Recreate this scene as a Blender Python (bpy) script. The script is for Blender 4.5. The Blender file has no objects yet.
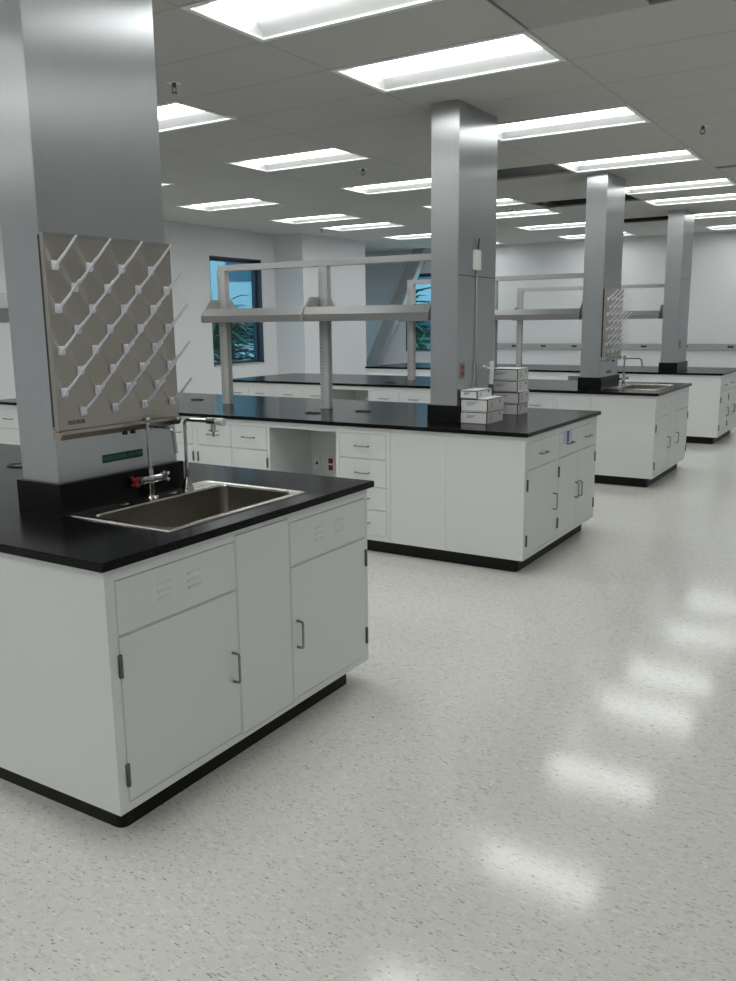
import bpy, bmesh, math, random
from mathutils import Vector, Matrix
random.seed(7)
SC = bpy.context.scene
COL = SC.collection
PI = math.pi
H = 2.975          # ceiling height
CT = 0.914         # worktop height
TH = 0.027         # worktop thickness
KZ = 0.0945        # cabinet underside
GX, GY = 1.169, 0.585

# ------------------------------------------------------------------ helpers
def bx(bm, x0, x1, y0, y1, z0, z1, bev=0.0, seg=1, M=None):
    r = bmesh.ops.create_cube(bm, size=1.0)
    vs = r['verts']
    for v in vs:
        v.co = Vector(((x0+x1)/2+v.co.x*(x1-x0), (y0+y1)/2+v.co.y*(y1-y0), (z0+z1)/2+v.co.z*(z1-z0)))
    if M is not None:
        for v in vs: v.co = M @ v.co
    if bev > 0:
        es = list({e for v in vs for e in v.link_edges})
        bmesh.ops.bevel(bm, geom=es, offset=bev, segments=seg, affect='EDGES', profile=0.5)

def cyl(bm, p0, p1, r0, r1=None, n=16):
    r1 = r0 if r1 is None else r1
    p0, p1 = Vector(p0), Vector(p1)
    d = p1-p0
    q = Vector((0,0,1)).rotation_difference(d.normalized())
    M = Matrix.Translation((p0+p1)/2) @ q.to_matrix().to_4x4()
    bmesh.ops.create_cone(bm, cap_ends=True, segments=n, radius1=r0, radius2=r1, depth=d.length, matrix=M)

def ball(bm, p, r, n=12):
    bmesh.ops.create_uvsphere(bm, u_segments=n, v_segments=max(6, n//2), radius=r, matrix=Matrix.Translation(p))

def tube(bm, pts, r, n=10, rs=None):
    pts = [Vector(p) for p in pts]
    rings = []; up = None
    for i, p in enumerate(pts):
        if i == 0: t = pts[1]-pts[0]
        elif i == len(pts)-1: t = pts[-1]-pts[-2]
        else: t = (pts[i+1]-pts[i]).normalized()+(pts[i]-pts[i-1]).normalized()
        t.normalize()
        if up is None:
            up = Vector((0,0,1)) if abs(t.z) < 0.9 else Vector((1,0,0))
        up = (up - t*up.dot(t)).normalized()
        s = t.cross(up)
        rr = rs[i] if rs else r
        rings.append([bm.verts.new(p + rr*(math.cos(2*PI*k/n)*up + math.sin(2*PI*k/n)*s)) for k in range(n)])
    for a, b in zip(rings, rings[1:]):
        for k in range(n):
            bm.faces.new((a[k], a[(k+1) % n], b[(k+1) % n], b[k]))
    bm.faces.new(rings[0][::-1]); bm.faces.new(rings[-1])

def arc(c, a, b, r, t0, t1, n=8):
    """points on an arc about c in the plane of unit vectors a, b"""
    c, a, b = Vector(c), Vector(a), Vector(b)
    return [c + r*(math.cos(t0+(t1-t0)*i/n)*a + math.sin(t0+(t1-t0)*i/n)*b) for i in range(n+1)]

def prism(bm, poly, axis, h0, h1):
    """extrude a 2-D polygon along an axis; poly in the two other axes in xyz order"""
    def P(u, v, w):
        return {'x': (w,u,v), 'y': (u,w,v), 'z': (u,v,w)}[axis]
    a = [bm.verts.new(P(u,v,h0)) for u, v in poly]
    b = [bm.verts.new(P(u,v,h1)) for u, v in poly]
    n = len(poly)
    for i in range(n):
        bm.faces.new((a[i], a[(i+1) % n], b[(i+1) % n], b[i]))
    bm.faces.new(a[::-1]); bm.faces.new(b)

def mesh(name, bm, mat, parent=None, smooth=False, loc=None):
    bmesh.ops.recalc_face_normals(bm, faces=bm.faces[:])
    me = bpy.data.meshes.new(name); bm.to_mesh(me); bm.free()
    me.materials.append(mat)
    if smooth:
        for p in me.polygons: p.use_smooth = True
        me.set_sharp_from_angle(angle=math.radians(35))
    o = bpy.data.objects.new(name, me); COL.objects.link(o)
    if parent: o.parent = parent
    if loc: o.location = loc
    return o

def box_obj(name, mat, parent, x0, x1, y0, y1, z0, z1, bev=0.0, seg=1):
    bm = bmesh.new(); bx(bm, x0, x1, y0, y1, z0, z1, bev, seg)
    return mesh(name, bm, mat, parent)

def tag(o, label, cat, group=None, kind=None):
    o['label'] = label; o['category'] = cat
    if group: o['group'] = group
    if kind: o['kind'] = kind
    return o

def thing(name, label, cat, loc=(0,0,0), rz=0.0, group=None, kind=None):
    o = bpy.data.objects.new(name, None); COL.objects.link(o)
    o.location = loc; o.rotation_euler = (0,0,rz); o.empty_display_size = 0.1
    return tag(o, label, cat, group, kind)

def struct(o):
    o['kind'] = 'structure'; return o

def copy_tree(o, parent=None):
    c = o.copy(); COL.objects.link(c)
    if parent: c.parent = parent
    for ch in list(o.children): copy_tree(ch, c)
    return c

# ------------------------------------------------------------------ materials
def mat(name, col, rough=0.5, metal=0.0, spec=0.5, **kw):
    m = bpy.data.materials.new(name); m.use_nodes = True
    b = m.node_tree.nodes['Principled BSDF']
    b.inputs['Base Color'].default_value = (*col, 1); b.inputs['Roughness'].default_value = rough
    b.inputs['Metallic'].default_value = metal; b.inputs['Specular IOR Level'].default_value = spec
    for k, v in kw.items(): b.inputs[k.replace('_', ' ')].default_value = v
    return m

def nodes(m):
    nt = m.node_tree
    return nt, nt.nodes, nt.links, nt.nodes['Principled BSDF']

def noise_tint(m, scale=6.0, amt=0.06, bump=0.0, coord='Object', stretch=(1,1,1)):
    """slight procedural variation of the base colour"""
    nt, N, L, b = nodes(m)
    tc = N.new('ShaderNodeTexCoord'); mp = N.new('ShaderNodeMapping'); mp.inputs['Scale'].default_value = stretch
    nz = N.new('ShaderNodeTexNoise'); nz.inputs['Scale'].default_value = scale; nz.inputs['Detail'].default_value = 4
    L.new(tc.outputs[coord], mp.inputs[0]); L.new(mp.outputs[0], nz.inputs['Vector'])
    mx = N.new('ShaderNodeMix'); mx.data_type = 'RGBA'
    c = b.inputs['Base Color'].default_value[:3]
    mx.inputs['A'].default_value = (*[v*(1-amt) for v in c], 1); mx.inputs['B'].default_value = (*[min(1, v*(1+amt)) for v in c], 1)
    L.new(nz.outputs['Fac'], mx.inputs['Factor']); L.new(mx.outputs['Result'], b.inputs['Base Color'])
    if bump:
        bp = N.new('ShaderNodeBump'); bp.inputs['Strength'].default_value = bump; bp.inputs['Distance'].default_value = 0.002
        L.new(nz.outputs['Fac'], bp.inputs['Height']); L.new(bp.outputs[0], b.inputs['Normal'])
    return m

M_WALL = noise_tint(mat('wall_paint', (0.69, 0.70, 0.715), 0.7, spec=0.3), 2.0, 0.015, 0.05)
M_CAB = noise_tint(mat('powder_coat_white', (0.74, 0.76, 0.75), 0.33, spec=0.45), 2.0, 0.012)
M_CARC = noise_tint(mat('carcass_shadow_gap', (0.10, 0.10, 0.10), 0.6), 3.0, 0.05)
M_EPOXY = noise_tint(mat('black_epoxy_resin', (0.005, 0.005, 0.006), 0.2, spec=0.12), 90.0, 0.25)
M_BLACK = noise_tint(mat('black_rubber', (0.007, 0.007, 0.007), 0.45, spec=0.25), 8.0, 0.15)
M_PLINTH = noise_tint(mat('black_epoxy_curb', (0.004, 0.004, 0.004), 0.35, spec=0.25), 20.0, 0.15)
M_DARKMETAL = noise_tint(mat('satin_nickel', (0.30, 0.30, 0.29), 0.35, metal=1.0), 30.0, 0.1)
M_HINGE = noise_tint(mat('dark_hinge_steel', (0.16, 0.16, 0.155), 0.4, metal=1.0), 30.0, 0.1)
M_CHROME = noise_tint(mat('polished_chrome', (0.46, 0.465, 0.47), 0.10, metal=1.0), 12.0, 0.05)
M_SHELF = noise_tint(mat('grey_powder_coated_steel', (0.28, 0.28, 0.275), 0.38, metal=0.25), 6.0, 0.03)
M_POST = noise_tint(mat('pale_grey_steel', (0.52, 0.52, 0.515), 0.4, metal=0.1), 6.0, 0.03)
M_MARK = noise_tint(mat('etched_mark', (0.20, 0.19, 0.175), 0.4, metal=0.6), 60.0, 0.1)
M_SHELFD = noise_tint(mat('brushed_shelf_steel', (0.27, 0.265, 0.26), 0.36, metal=0.7), 40.0, 0.08, stretch=(0.05,1,1))
M_PEG = noise_tint(mat('pale_polypropylene', (0.80, 0.80, 0.86), 0.35), 20.0, 0.03)
M_RED = noise_tint(mat('red_plastic', (0.30, 0.015, 0.015), 0.35), 15.0, 0.1)
M_WHITEP = noise_tint(mat('white_plastic', (0.82, 0.82, 0.80), 0.4), 15.0, 0.03)
M_CARD = noise_tint(mat('white_carton', (0.78, 0.78, 0.77), 0.6), 12.0, 0.04)
M_PRINT = noise_tint(mat('grey_carton_print', (0.33, 0.33, 0.34), 0.6), 60.0, 0.4)
M_DARK = noise_tint(mat('black_parts_and_gap_shade', (0.02, 0.02, 0.02), 0.5), 20.0, 0.2)  # black parts, also the painted gap shade on cartons and behind peg racks
M_GREEN = noise_tint(mat('green_label', (0.008, 0.07, 0.035), 0.4), 10.0, 0.1)
M_GREENT = mat('pale_green_lettering', (0.10, 0.26, 0.17), 0.4)
M_GREYT = mat('grey_lettering', (0.12, 0.13, 0.13), 0.5)
M_BLUE = mat('blue_sticker', (0.52, 0.60, 0.74), 0.5)
M_BLUED = mat('dark_blue_sticker', (0.02, 0.05, 0.13), 0.5)
M_WFRAME = noise_tint(mat('slate_aluminium', (0.05, 0.065, 0.085), 0.4, metal=0.3), 8.0, 0.1)
M_SILL = noise_tint(mat('grey_sill', (0.35, 0.38, 0.42), 0.45), 8.0, 0.05)
M_RACEWAY = noise_tint(mat('anodised_raceway', (0.42, 0.43, 0.43), 0.4, metal=0.6), 20.0, 0.05)
M_BRACE = noise_tint(mat('primer_grey_steel', (0.36, 0.36, 0.355), 0.4, metal=0.2), 6.0, 0.08)
M_PLENUM = noise_tint(mat('plenum_dark', (0.008, 0.008, 0.008), 0.9), 4.0, 0.2)
M_TROFFER = noise_tint(mat('troffer_white', (0.93, 0.935, 0.94), 0.45), 6.0, 0.01)
M_GRILLE = noise_tint(mat('perforated_grille', (0.45, 0.45, 0.43), 0.6), 60.0, 0.1)
M_LEAF = noise_tint(mat('dark_leaf', (0.035, 0.11, 0.05), 0.45), 5.0, 0.5)
M_LEAF2 = noise_tint(mat('bright_leaf', (0.07, 0.20, 0.09), 0.45), 5.0, 0.5)
M_STEM = noise_tint(mat('brown_stem', (0.07, 0.05, 0.03), 0.8), 20.0, 0.3)
M_FACADE = noise_tint(mat('pale_blue_facade', (0.60, 0.68, 0.74), 0.5), 2.0, 0.05)
M_FGLASS = noise_tint(mat('facade_glass', (0.06, 0.14, 0.20), 0.15), 3.0, 0.1)
M_SOIL = noise_tint(mat('planting_soil', (0.06, 0.07, 0.05), 0.9), 3.0, 0.4)

# brushed steel sheet: grain runs up the column, so reflections smear sideways
def brushed(name, col, rough, aniso, scratch=0.06):
    m = mat(name, col, rough, metal=1.0)
    nt, N, L, b = nodes(m)
    b.inputs['Anisotropic'].default_value = aniso
    tg = N.new('ShaderNodeTangent'); tg.direction_type = 'RADIAL'; tg.axis = 'Z'
    L.new(tg.outputs[0], b.inputs['Tangent'])
    tc = N.new('ShaderNodeTexCoord'); mp = N.new('ShaderNodeMapping'); mp.inputs['Scale'].default_value = (260, 260, 2.0)
    nz = N.new('ShaderNodeTexNoise'); nz.inputs['Scale'].default_value = 1; nz.inputs['Detail'].default_value = 3
    L.new(tc.outputs['Object'], mp.inputs[0]); L.new(mp.outputs[0], nz.inputs['Vector'])
    mx = N.new('ShaderNodeMix'); mx.data_type = 'RGBA'
    mx.inputs['A'].default_value = (*[v*(1-scratch) for v in col], 1); mx.inputs['B'].default_value = (*[v*(1+scratch) for v in col], 1)
    L.new(nz.outputs['Fac'], mx.inputs['Factor']); L.new(mx.outputs['Result'], b.inputs['Base Color'])
    return m
M_STEEL = brushed('brushed_stainless_cladding', (0.59, 0.605, 0.62), 0.36, 0.94)
M_RACK = brushed('stainless_drying_rack', (0.48, 0.445, 0.395), 0.24, 0.0, 0.08)
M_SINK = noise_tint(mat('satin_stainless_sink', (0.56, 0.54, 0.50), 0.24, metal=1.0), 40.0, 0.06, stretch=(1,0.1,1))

M_SINK_SHADE = noise_tint(mat('satin_stainless_sink_shaded', (0.36, 0.335, 0.295), 0.3, metal=1.0), 40.0, 0.06, stretch=(1,0.1,1))  # same stainless as the rim, darkened to paint the dim bowl
def emis(name, col, s):
    m = bpy.data.materials.new(name); m.use_nodes = True
    nt = m.node_tree; nt.nodes.remove(nt.nodes['Principled BSDF'])
    e = nt.nodes.new('ShaderNodeEmission'); e.inputs[0].default_value = (*col, 1); e.inputs[1].default_value = s
    nt.links.new(e.outputs[0], nt.nodes['Material Output'].inputs[0]); return m
LAMP = 8.4
M_LAMP = emis('fluorescent_diffuser', (0.97, 1.0, 0.985), LAMP)

def make_floor_mat():
    m = mat('vinyl_composition_tile', (0.55, 0.54, 0.51), 0.12, spec=0.38)
    nt, N, L, b = nodes(m)
    tc = N.new('ShaderNodeTexCoord')
    base = N.new('ShaderNodeTexNoise'); base.inputs['Scale'].default_value = 28; base.inputs['Detail'].default_value = 5
    L.new(tc.outputs['Object'], base.inputs['Vector'])
    mx = N.new('ShaderNodeMix'); mx.data_type = 'RGBA'
    mx.inputs['A'].default_value = (0.70, 0.685, 0.645, 1); mx.inputs['B'].default_value = (0.82, 0.805, 0.765, 1)
    L.new(base.outputs['Fac'], mx.inputs['Factor'])
    prev = mx.outputs['Result']
    for rot, sc, thr, dark in ((0.35, (40, 130, 1), 0.70, (0.24, 0.23, 0.22)), (1.95, (44, 140, 1), 0.69, (0.24, 0.21, 0.19)),
                               (1.1, (40, 120, 1), 0.69, (0.33, 0.33, 0.34)), (2.6, (36, 90, 1), 0.64, (0.60, 0.59, 0.565)),
                               (1.5, (30, 70, 1), 0.63, (0.62, 0.61, 0.585)), (0.0, (30, 75, 1), 0.62, (0.86, 0.85, 0.82))):
        mp = N.new('ShaderNodeMapping'); mp.inputs['Rotation'].default_value = (0, 0, rot); mp.inputs['Scale'].default_value = sc
        mp.inputs['Location'].default_value = (rot*13.7, rot*5.1, rot*3.3)
        nz = N.new('ShaderNodeTexNoise'); nz.inputs['Scale'].default_value = 1; nz.inputs['Detail'].default_value = 1.5
        L.new(tc.outputs['Object'], mp.inputs[0]); L.new(mp.outputs[0], nz.inputs['Vector'])
        mr = N.new('ShaderNodeMapRange'); mr.inputs['From Min'].default_value = thr; mr.inputs['From Max'].default_value = thr+0.05
        mr.inputs['To Max'].default_value = 0.85
        L.new(nz.outputs['Fac'], mr.inputs['Value'])
        m2 = N.new('ShaderNodeMix'); m2.data_type = 'RGBA'; m2.inputs['B'].default_value = (*dark, 1)
        L.new(mr.outputs[0], m2.inputs['Factor']); L.new(prev, m2.inputs['A'])
        prev = m2.outputs['Result']
    L.new(prev, b.inputs['Base Color'])
    wv = N.new('ShaderNodeTexNoise'); wv.inputs['Scale'].default_value = 2.2; wv.inputs['Detail'].default_value = 2
    L.new(tc.outputs['Object'], wv.inputs['Vector'])
    bp = N.new('ShaderNodeBump'); bp.inputs['Strength'].default_value = 0.06; bp.inputs['Distance'].default_value = 0.02
    L.new(wv.outputs['Fac'], bp.inputs['Height']); L.new(bp.outputs[0], b.inputs['Normal'])
    return m
M_FLOOR = make_floor_mat()

def make_ceiling_mat():
    m = mat('acoustic_ceiling_tile', (0.60, 0.60, 0.575), 0.9, spec=0.2)
    nt, N, L, b = nodes(m)
    tc = N.new('ShaderNodeTexCoord'); sp = N.new('ShaderNodeSeparateXYZ'); L.new(tc.outputs['Object'], sp.inputs[0])
    fac = None
    for ax, off, per in ((0, 0.0, GX), (1, 0.0, GY)):
        a = N.new('ShaderNodeMath'); a.operation = 'SUBTRACT'; a.inputs[1].default_value = off-per*20; L.new(sp.outputs[ax], a.inputs[0])
        d = N.new('ShaderNodeMath'); d.operation = 'PINGPONG'; d.inputs[1].default_value = per/2; L.new(a.outputs[0], d.inputs[0])
        c = N.new('ShaderNodeMath'); c.operation = 'LESS_THAN'; c.inputs[1].default_value = 0.009; L.new(d.outputs[0], c.inputs[0])
        if fac is None: fac = c
        else:
            x = N.new('ShaderNodeMath'); x.operation = 'MAXIMUM'; L.new(fac.outputs[0], x.inputs[0]); L.new(c.outputs[0], x.inputs[1]); fac = x
    nz = N.new('ShaderNodeTexNoise'); nz.inputs['Scale'].default_value = 120; nz.inputs['Detail'].default_value = 3
    L.new(tc.outputs['Object'], nz.inputs['Vector'])
    m1 = N.new('ShaderNodeMix'); m1.data_type = 'RGBA'; m1.inputs['A'].default_value = (0.54, 0.54, 0.515, 1); m1.inputs['B'].default_value = (0.64, 0.64, 0.615, 1)
    L.new(nz.outputs['Fac'], m1.inputs['Factor'])
    m2 = N.new('ShaderNodeMix'); m2.data_type = 'RGBA'; m2.inputs['B'].default_value = (0.50, 0.50, 0.475, 1)
    L.new(fac.outputs[0], m2.inputs['Factor']); L.new(m1.outputs['Result'], m2.inputs['A']); L.new(m2.outputs['Result'], b.inputs['Base Color'])
    return m
M_CEIL = make_ceiling_mat()

def make_glass():
    m = bpy.data.materials.new('tinted_window_glass'); m.use_nodes = True
    nt = m.node_tree; N, L = nt.nodes, nt.links; N.remove(N['Principled BSDF'])
    tr = N.new('ShaderNodeBsdfTransparent'); tr.inputs[0].default_value = (0.52, 0.70, 0.72, 1)
    gl = N.new('ShaderNodeBsdfGlossy'); gl.inputs['Roughness'].default_value = 0.02
    lw = N.new('ShaderNodeLayerWeight'); lw.inputs[0].default_value = 0.5
    pw = N.new('ShaderNodeMath'); pw.operation = 'POWER'; pw.inputs[1].default_value = 5.0; L.new(lw.outputs['Facing'], pw.inputs[0])
    fr = N.new('ShaderNodeMath'); fr.operation = 'MULTIPLY_ADD'; fr.inputs[1].default_value = 0.95; fr.inputs[2].default_value = 0.04; L.new(pw.outputs[0], fr.inputs[0])
    mx = N.new('ShaderNodeMixShader'); L.new(fr.outputs[0], mx.inputs[0]); L.new(tr.outputs[0], mx.inputs[1]); L.new(gl.outputs[0], mx.inputs[2])
    L.new(mx.outputs[0], N['Material Output'].inputs[0]); return m
M_GLASS = make_glass()

# ------------------------------------------------------------------ the room
XR, XL, YB, YF, ZT = 4.0, -6.76, 13.6, -4.6, H+0.02
XN = -8.25                                    # left wall of the recess beside the far window
struct(box_obj('floor', M_FLOOR, None, XN-0.2, XR+0.2, YF-0.2, YB+0.2, -0.1, 0.0))

def wall(name, axis, pos, thick, a0, a1, hole=None):
    """a wall slab normal to axis, from pos to pos+thick, with at most one window hole (a0, a1, z0, z1)"""
    bm = bmesh.new()
    def seg(u0, u1, z0, z1):
        if axis == 'x': bx(bm, min(pos, pos+thick), max(pos, pos+thick), u0, u1, z0, z1)
        else: bx(bm, u0, u1, min(pos, pos+thick), max(pos, pos+thick), z0, z1)
    if hole is None: seg(a0, a1, 0, ZT)
    else:
        h0, h1, z0, z1 = hole
        seg(a0, h0, 0, ZT); seg(h1, a1, 0, ZT); seg(h0, h1, 0, z0); seg(h0, h1, z1, ZT)
    return struct(mesh(name, bm, M_WALL))
W1 = (8.07, 9.27, 0.98, 2.575)
W2 = (-6.60, -5.20, 1.02, 2.53)
W3 = (11.95, 13.15, 0.98, 2.55)
wall('wall_left', 'x', XL, -0.2, YF-0.2, 9.6, W1)
wall('wall_pier', 'x', -6.2, -0.72, 9.6, 11.45)
wall('wall_return', 'y', 11.45, -0.15, XN-0.2, -6.92)
wall('wall_recess', 'x', XN, -0.2, 11.45, YB+0.2, W3)
wall('wall_back', 'y', YB, 0.2, XN, XR+0.2, W2)
wall('wall_right', 'x', XR, 0.2, YF-0.2, YB)
wall('wall_front', 'y', YF, -0.2, XL, XR)

def window(n, axis, pos, hole, inward):
    """dark aluminium frame, tinted pane and sill filling a wall hole; inward = sign towards the room"""
    a0, a1, z0, z1 = hole
    def B(bm, u0, u1, d0, d1, za, zb):
        p0, p1 = sorted((pos-inward*d0, pos-inward*d1))
        if axis == 'x': bx(bm, p0, p1, u0, u1, za, zb)
        else: bx(bm, u0, u1, p0, p1, za, zb)
    root = bpy.data.objects.new('window_%d' % n, None); COL.objects.link(root); struct(root)
    bm = bmesh.new(); f = 0.055
    B(bm, a0, a0+0.02, 0.01, 0.19, z0, z1); B(bm, a1-0.02, a1, 0.01, 0.19, z0, z1)
    B(bm, a0+0.02, a1-0.02, 0.01, 0.19, z1-0.02, z1)
    B(bm, a0+0.02, a0+f, 0.10, 0.17, z0+0.02, z1-0.02); B(bm, a1-f, a1-0.02, 0.10, 0.17, z0+0.02, z1-0.02)
    B(bm, a0+f, a1-f, 0.10, 0.17, z1-f, z1-0.02); B(bm, a0+f, a1-f, 0.10, 0.17, z0+0.02, z0+f)
    mesh('window_frame', bm, M_WFRAME, root)
    bm = bmesh.new(); B(bm, a0+f-0.01, a1-f+0.01, 0.13, 0.136, z0+f-0.01, z1-f+0.01); mesh('pane', bm, M_GLASS, root)
    bm = bmesh.new(); B(bm, a0+0.02, a1-0.02, -0.012, 0.19, z0, z0+0.02); mesh('window_sill', bm, M_SILL, root)
window(1, 'x', XL, W1, 1)
window(2, 'y', YB, W2, -1)
window(3, 'x', XN, W3, 1)

# ceiling: lay-in tiles, one mesh; cells that hold a lamp, a grille or a gap are left open
ROW_X = (-0.959, -3.297, -5.635)
CR = -0.0115                        # the ceiling grid sits a touch askew to the benches
def cpt(x, y):
    dx, dy = x-0.21, y-2.632
    return (0.21+dx*math.cos(CR)-dy*math.sin(CR), 2.632+dx*math.sin(CR)+dy*math.cos(CR), H)
LAMP_Y = (1.462, 2.632, 4.387, 6.142, 7.897, 9.067, 10.822, 12.577)
ADDED_FRONT_Y = (-0.293, -2.048, -3.803)  # unseen lamps added out of view to brighten the near end and columns
lamp_cells = {(rx, ly) for rx in ROW_X for ly in LAMP_Y} | {(rx, ly) for rx in ROW_X for ly in ADDED_FRONT_Y} | {(1.379, ly) for ly in (-2.048, 1.462, 6.142, 10.822)}
open_cells = [(-2.128, 6.142), (-2.128, 8.482), (-2.128, 10.822), (0.21, 2.047), (0.21, 6.727)]
def is_in(x, y, S): return any(abs(x-a) < 0.02 and abs(y-b) < 0.02 for a, b in S)
bm = bmesh.new()
ix0 = math.floor((XN-0.2-0.21)/GX); iy0 = math.floor((YF-2.632)/GY)
for i in range(ix0, 5):
    x = 0.21+i*GX
    if x > XR+0.1: continue
    for j in range(iy0, 25):
        y = 2.632+j*GY
        if y > YB+0.1 or is_in(x, y, lamp_cells) or is_in(x, y, open_cells): continue
        bx(bm, max(x, XN-0.15)-0.21, min(x+GX, XR+0.15)-0.21, max(y, YF-0.15)-2.632, min(y+GY, YB+0.15)-2.632, 0, 0.018)
bx(bm, 0, GX, 6.727-2.632, 7.20-2.632, 0, 0.018)          # a tile pushed aside, leaving a slot
ce = struct(mesh('ceiling', bm, M_CEIL)); ce.location = (0.21, 2.632, H); ce.rotation_euler = (0, 0, CR)
bm = bmesh.new()
X0, X1, Y0, Y1, ZD = XN-0.2, XR+0.2, YF-0.2, YB+0.2, 3.8
bx(bm, X0, X1, Y0, Y1, ZD, ZD+0.1)
for a in ((X0, X0+0.02, Y0, Y1), (X1-0.02, X1, Y0, Y1), (X0, X1, Y0, Y0+0.02), (X0, X1, Y1-0.02, Y1)): bx(bm, *a, ZT, ZD)
struct(mesh('ceiling_deck', bm, M_PLENUM))
dk = box_obj('air_duct', M_RACEWAY, None, -2.6, -0.5, 6.36, 6.47, H+0.10, H+0.3, 0.01)
dk.data.materials[0] = M_BRACE
tag(dk, 'grey air duct glimpsed through the gap in the ceiling behind the second column', 'air duct')
tag(box_obj('return_air_grille', M_GRILLE, None, 0.225, 0.80, 2.06, 2.625, H-0.004, H+0.012, 0.003),
    'grey perforated air grille set in the ceiling beside a black gap', 'air grille')

# troffer lamps -----------------------------------------------------------
def make_lamp():
    root = thing('ceiling_light', 'x', 'ceiling light')
    m = 0.034; d = 0.05
    bm = bmesh.new()
    X0, X1, Y0, Y1 = 0.004, GX-0.004, 0.004, GY-0.004
    ox0, ox1, oy0, oy1 = m, GX-m, m, GY-m
    ix0, ix1, iy0, iy1 = 0.075, GX-0.075, 0.10, GY-0.135
    def ring(a, za, b, zb):
        A = [bm.verts.new((x, y, za)) for x, y in ((a[0],a[2]),(a[1],a[2]),(a[1],a[3]),(a[0],a[3]))]
        B = [bm.verts.new((x, y, zb)) for x, y in ((b[0],b[2]),(b[1],b[2]),(b[1],b[3]),(b[0],b[3]))]
        for k in range(4): bm.faces.new((A[k], A[(k+1) % 4], B[(k+1) % 4], B[k]))
    o = (X0,X1,Y0,Y1); op = (ox0,ox1,oy0,oy1); inn = (ix0,ix1,iy0,iy1)
    ring(o, 0.02, o, -0.006); ring(o, -0.006, op, -0.006); ring(op, -0.006, op, 0.004); ring(op, 0.004, inn, d)
    ring(inn, d, inn, d+0.03); ring(inn, d+0.03, o, d+0.03); ring(o, d+0.03, o, 0.02)
    mesh('housing', bm, M_TROFFER, root)
    bm = bmesh.new(); hb = (iy1-iy0)/2-0.002; yc = (iy0+iy1)/2
    prism(bm, [(yc-hb*math.cos(PI*k/12), d+0.002-0.036*math.sin(PI*k/12)) for k in range(13)] + [(yc+hb, d+0.02), (yc-hb, d+0.02)], 'x', ix0+0.002, ix1-0.002)
    mesh('diffuser', bm, M_LAMP, root, True)
    return root
ORD = ['first', 'second', 'third', 'fourth', 'fifth', 'sixth', 'seventh', 'eighth', 'ninth', 'tenth', 'eleventh', 'twelfth']
ROWS = ['row above the columns', 'row above the shelf racks', 'row along the window wall']
proto = None
for r, rx in enumerate(ROW_X):
    ys = sorted([y for (a, y) in lamp_cells if a == rx], reverse=True)
    for k, ly in enumerate(ys):
        o = make_lamp() if proto is None else copy_tree(proto)
        if proto is None: proto = o
        o.location = cpt(rx, ly); o.rotation_euler = (0, 0, CR)
        o['label'] = 'recessed ceiling light, %s from the back wall in the %s' % (ORD[k], ROWS[r])  # the front ones in each row are unseen, added for their light
        o['group'] = 'recessed ceiling lights'
for k, ly in enumerate((10.822, 6.142, 1.462, -2.048)):  # unseen lamps added over the aisle to balance the light
    o = copy_tree(proto); o.location = cpt(1.379, ly); o.rotation_euler = (0, 0, CR); o['group'] = 'recessed ceiling lights'
    o['label'] = 'unseen added ceiling light over the open aisle floor, %s from the back wall' % ORD[k]

# sprinkler heads ----------------------------------------------------------
def make_sprinkler():
    root = thing('sprinkler_head', 'x', 'sprinkler', group='ceiling sprinkler heads')
    bm = bmesh.new(); cyl(bm, (0,0,-0.006), (0,0,0.0), 0.042, 0.038, 20); mesh('escutcheon', bm, M_TROFFER, root, True)
    bm = bmesh.new(); cyl(bm, (0,0,-0.03), (0,0,-0.004), 0.012)
    for s in (-1, 1): tube(bm, [(s*0.010,0,-0.03), (s*0.017,0,-0.042), (s*0.006,0,-0.058)], 0.003, 6)
    cyl(bm, (0,0,-0.062), (0,0,-0.058), 0.018, n=14)
    mesh('deflector', bm, M_HINGE, root, True)
    return root
spr = None
for (x, y), lab in (((-1.846, 2.344), 'sprinkler head in the ceiling beside the nearest steel column'),
                    ((-2.434, 5.359), 'sprinkler head in the ceiling left of the second steel column'),
                    ((-5.606, 9.273), 'sprinkler head in the ceiling near the wall pier and window'),
                    ((0.517, 5.305), 'sprinkler head in the plain ceiling over the aisle'),
                    ((-2.435, 8.891), 'sprinkler head in the ceiling between the second and third columns')):
    o = make_sprinkler() if spr is None else copy_tree(spr)
    if spr is None: spr = o
    o.location = (x, y, H); o['label'] = lab

# ------------------------------------------------------------------ benches
BY = (0.0, 3.32, 6.62, 10.0)        # near edge of each worktop
D = 1.51
OH = 0.024                          # worktop overhang
XE = -5.33                          # far left end of the worktops
BN = ('nearest bench', 'bench with stacked boxes', 'third bench', 'farthest bench')

# handles and hinges -------------------------------------------------------
def handle_bm(L, vertical):
    bm = bmesh.new(); h = L/2; o = 0.03; r = 0.0048
    a = Vector((0,0,1)) if vertical else Vector((1,0,0))
    n = Vector((0,-1,0)); q = 0.008
    pts = [a*-h, a*-h+n*(o-q)] + [a*-(h-q)+n*(o-q)+q*(math.cos(t)*-a+math.sin(t)*n) for t in (PI/4,)] + [a*-(h-q)+n*o, a*(h-q)+n*o] \
        + [a*(h-q)+n*(o-q)+q*(math.cos(PI/4)*a+math.sin(PI/4)*n)] + [a*h+n*(o-q), a*h]
    tube(bm, pts, r, 8); return bm
HV = handle_bm(0.108, True); HH = handle_bm(0.108, False)
def bm_mesh(name, bm):
    me = bpy.data.meshes.new(name); bmesh.ops.recalc_face_normals(bm, faces=bm.faces[:]); bm.to_mesh(me); bm.free()
    for p in me.polygons: p.use_smooth = True
    return me
ME_HV = bm_mesh('handle_vertical', HV); ME_HV.materials.append(M_DARKMETAL)
ME_HH = bm_mesh('handle_horizontal', HH); ME_HH.materials.append(M_DARKMETAL)
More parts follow.
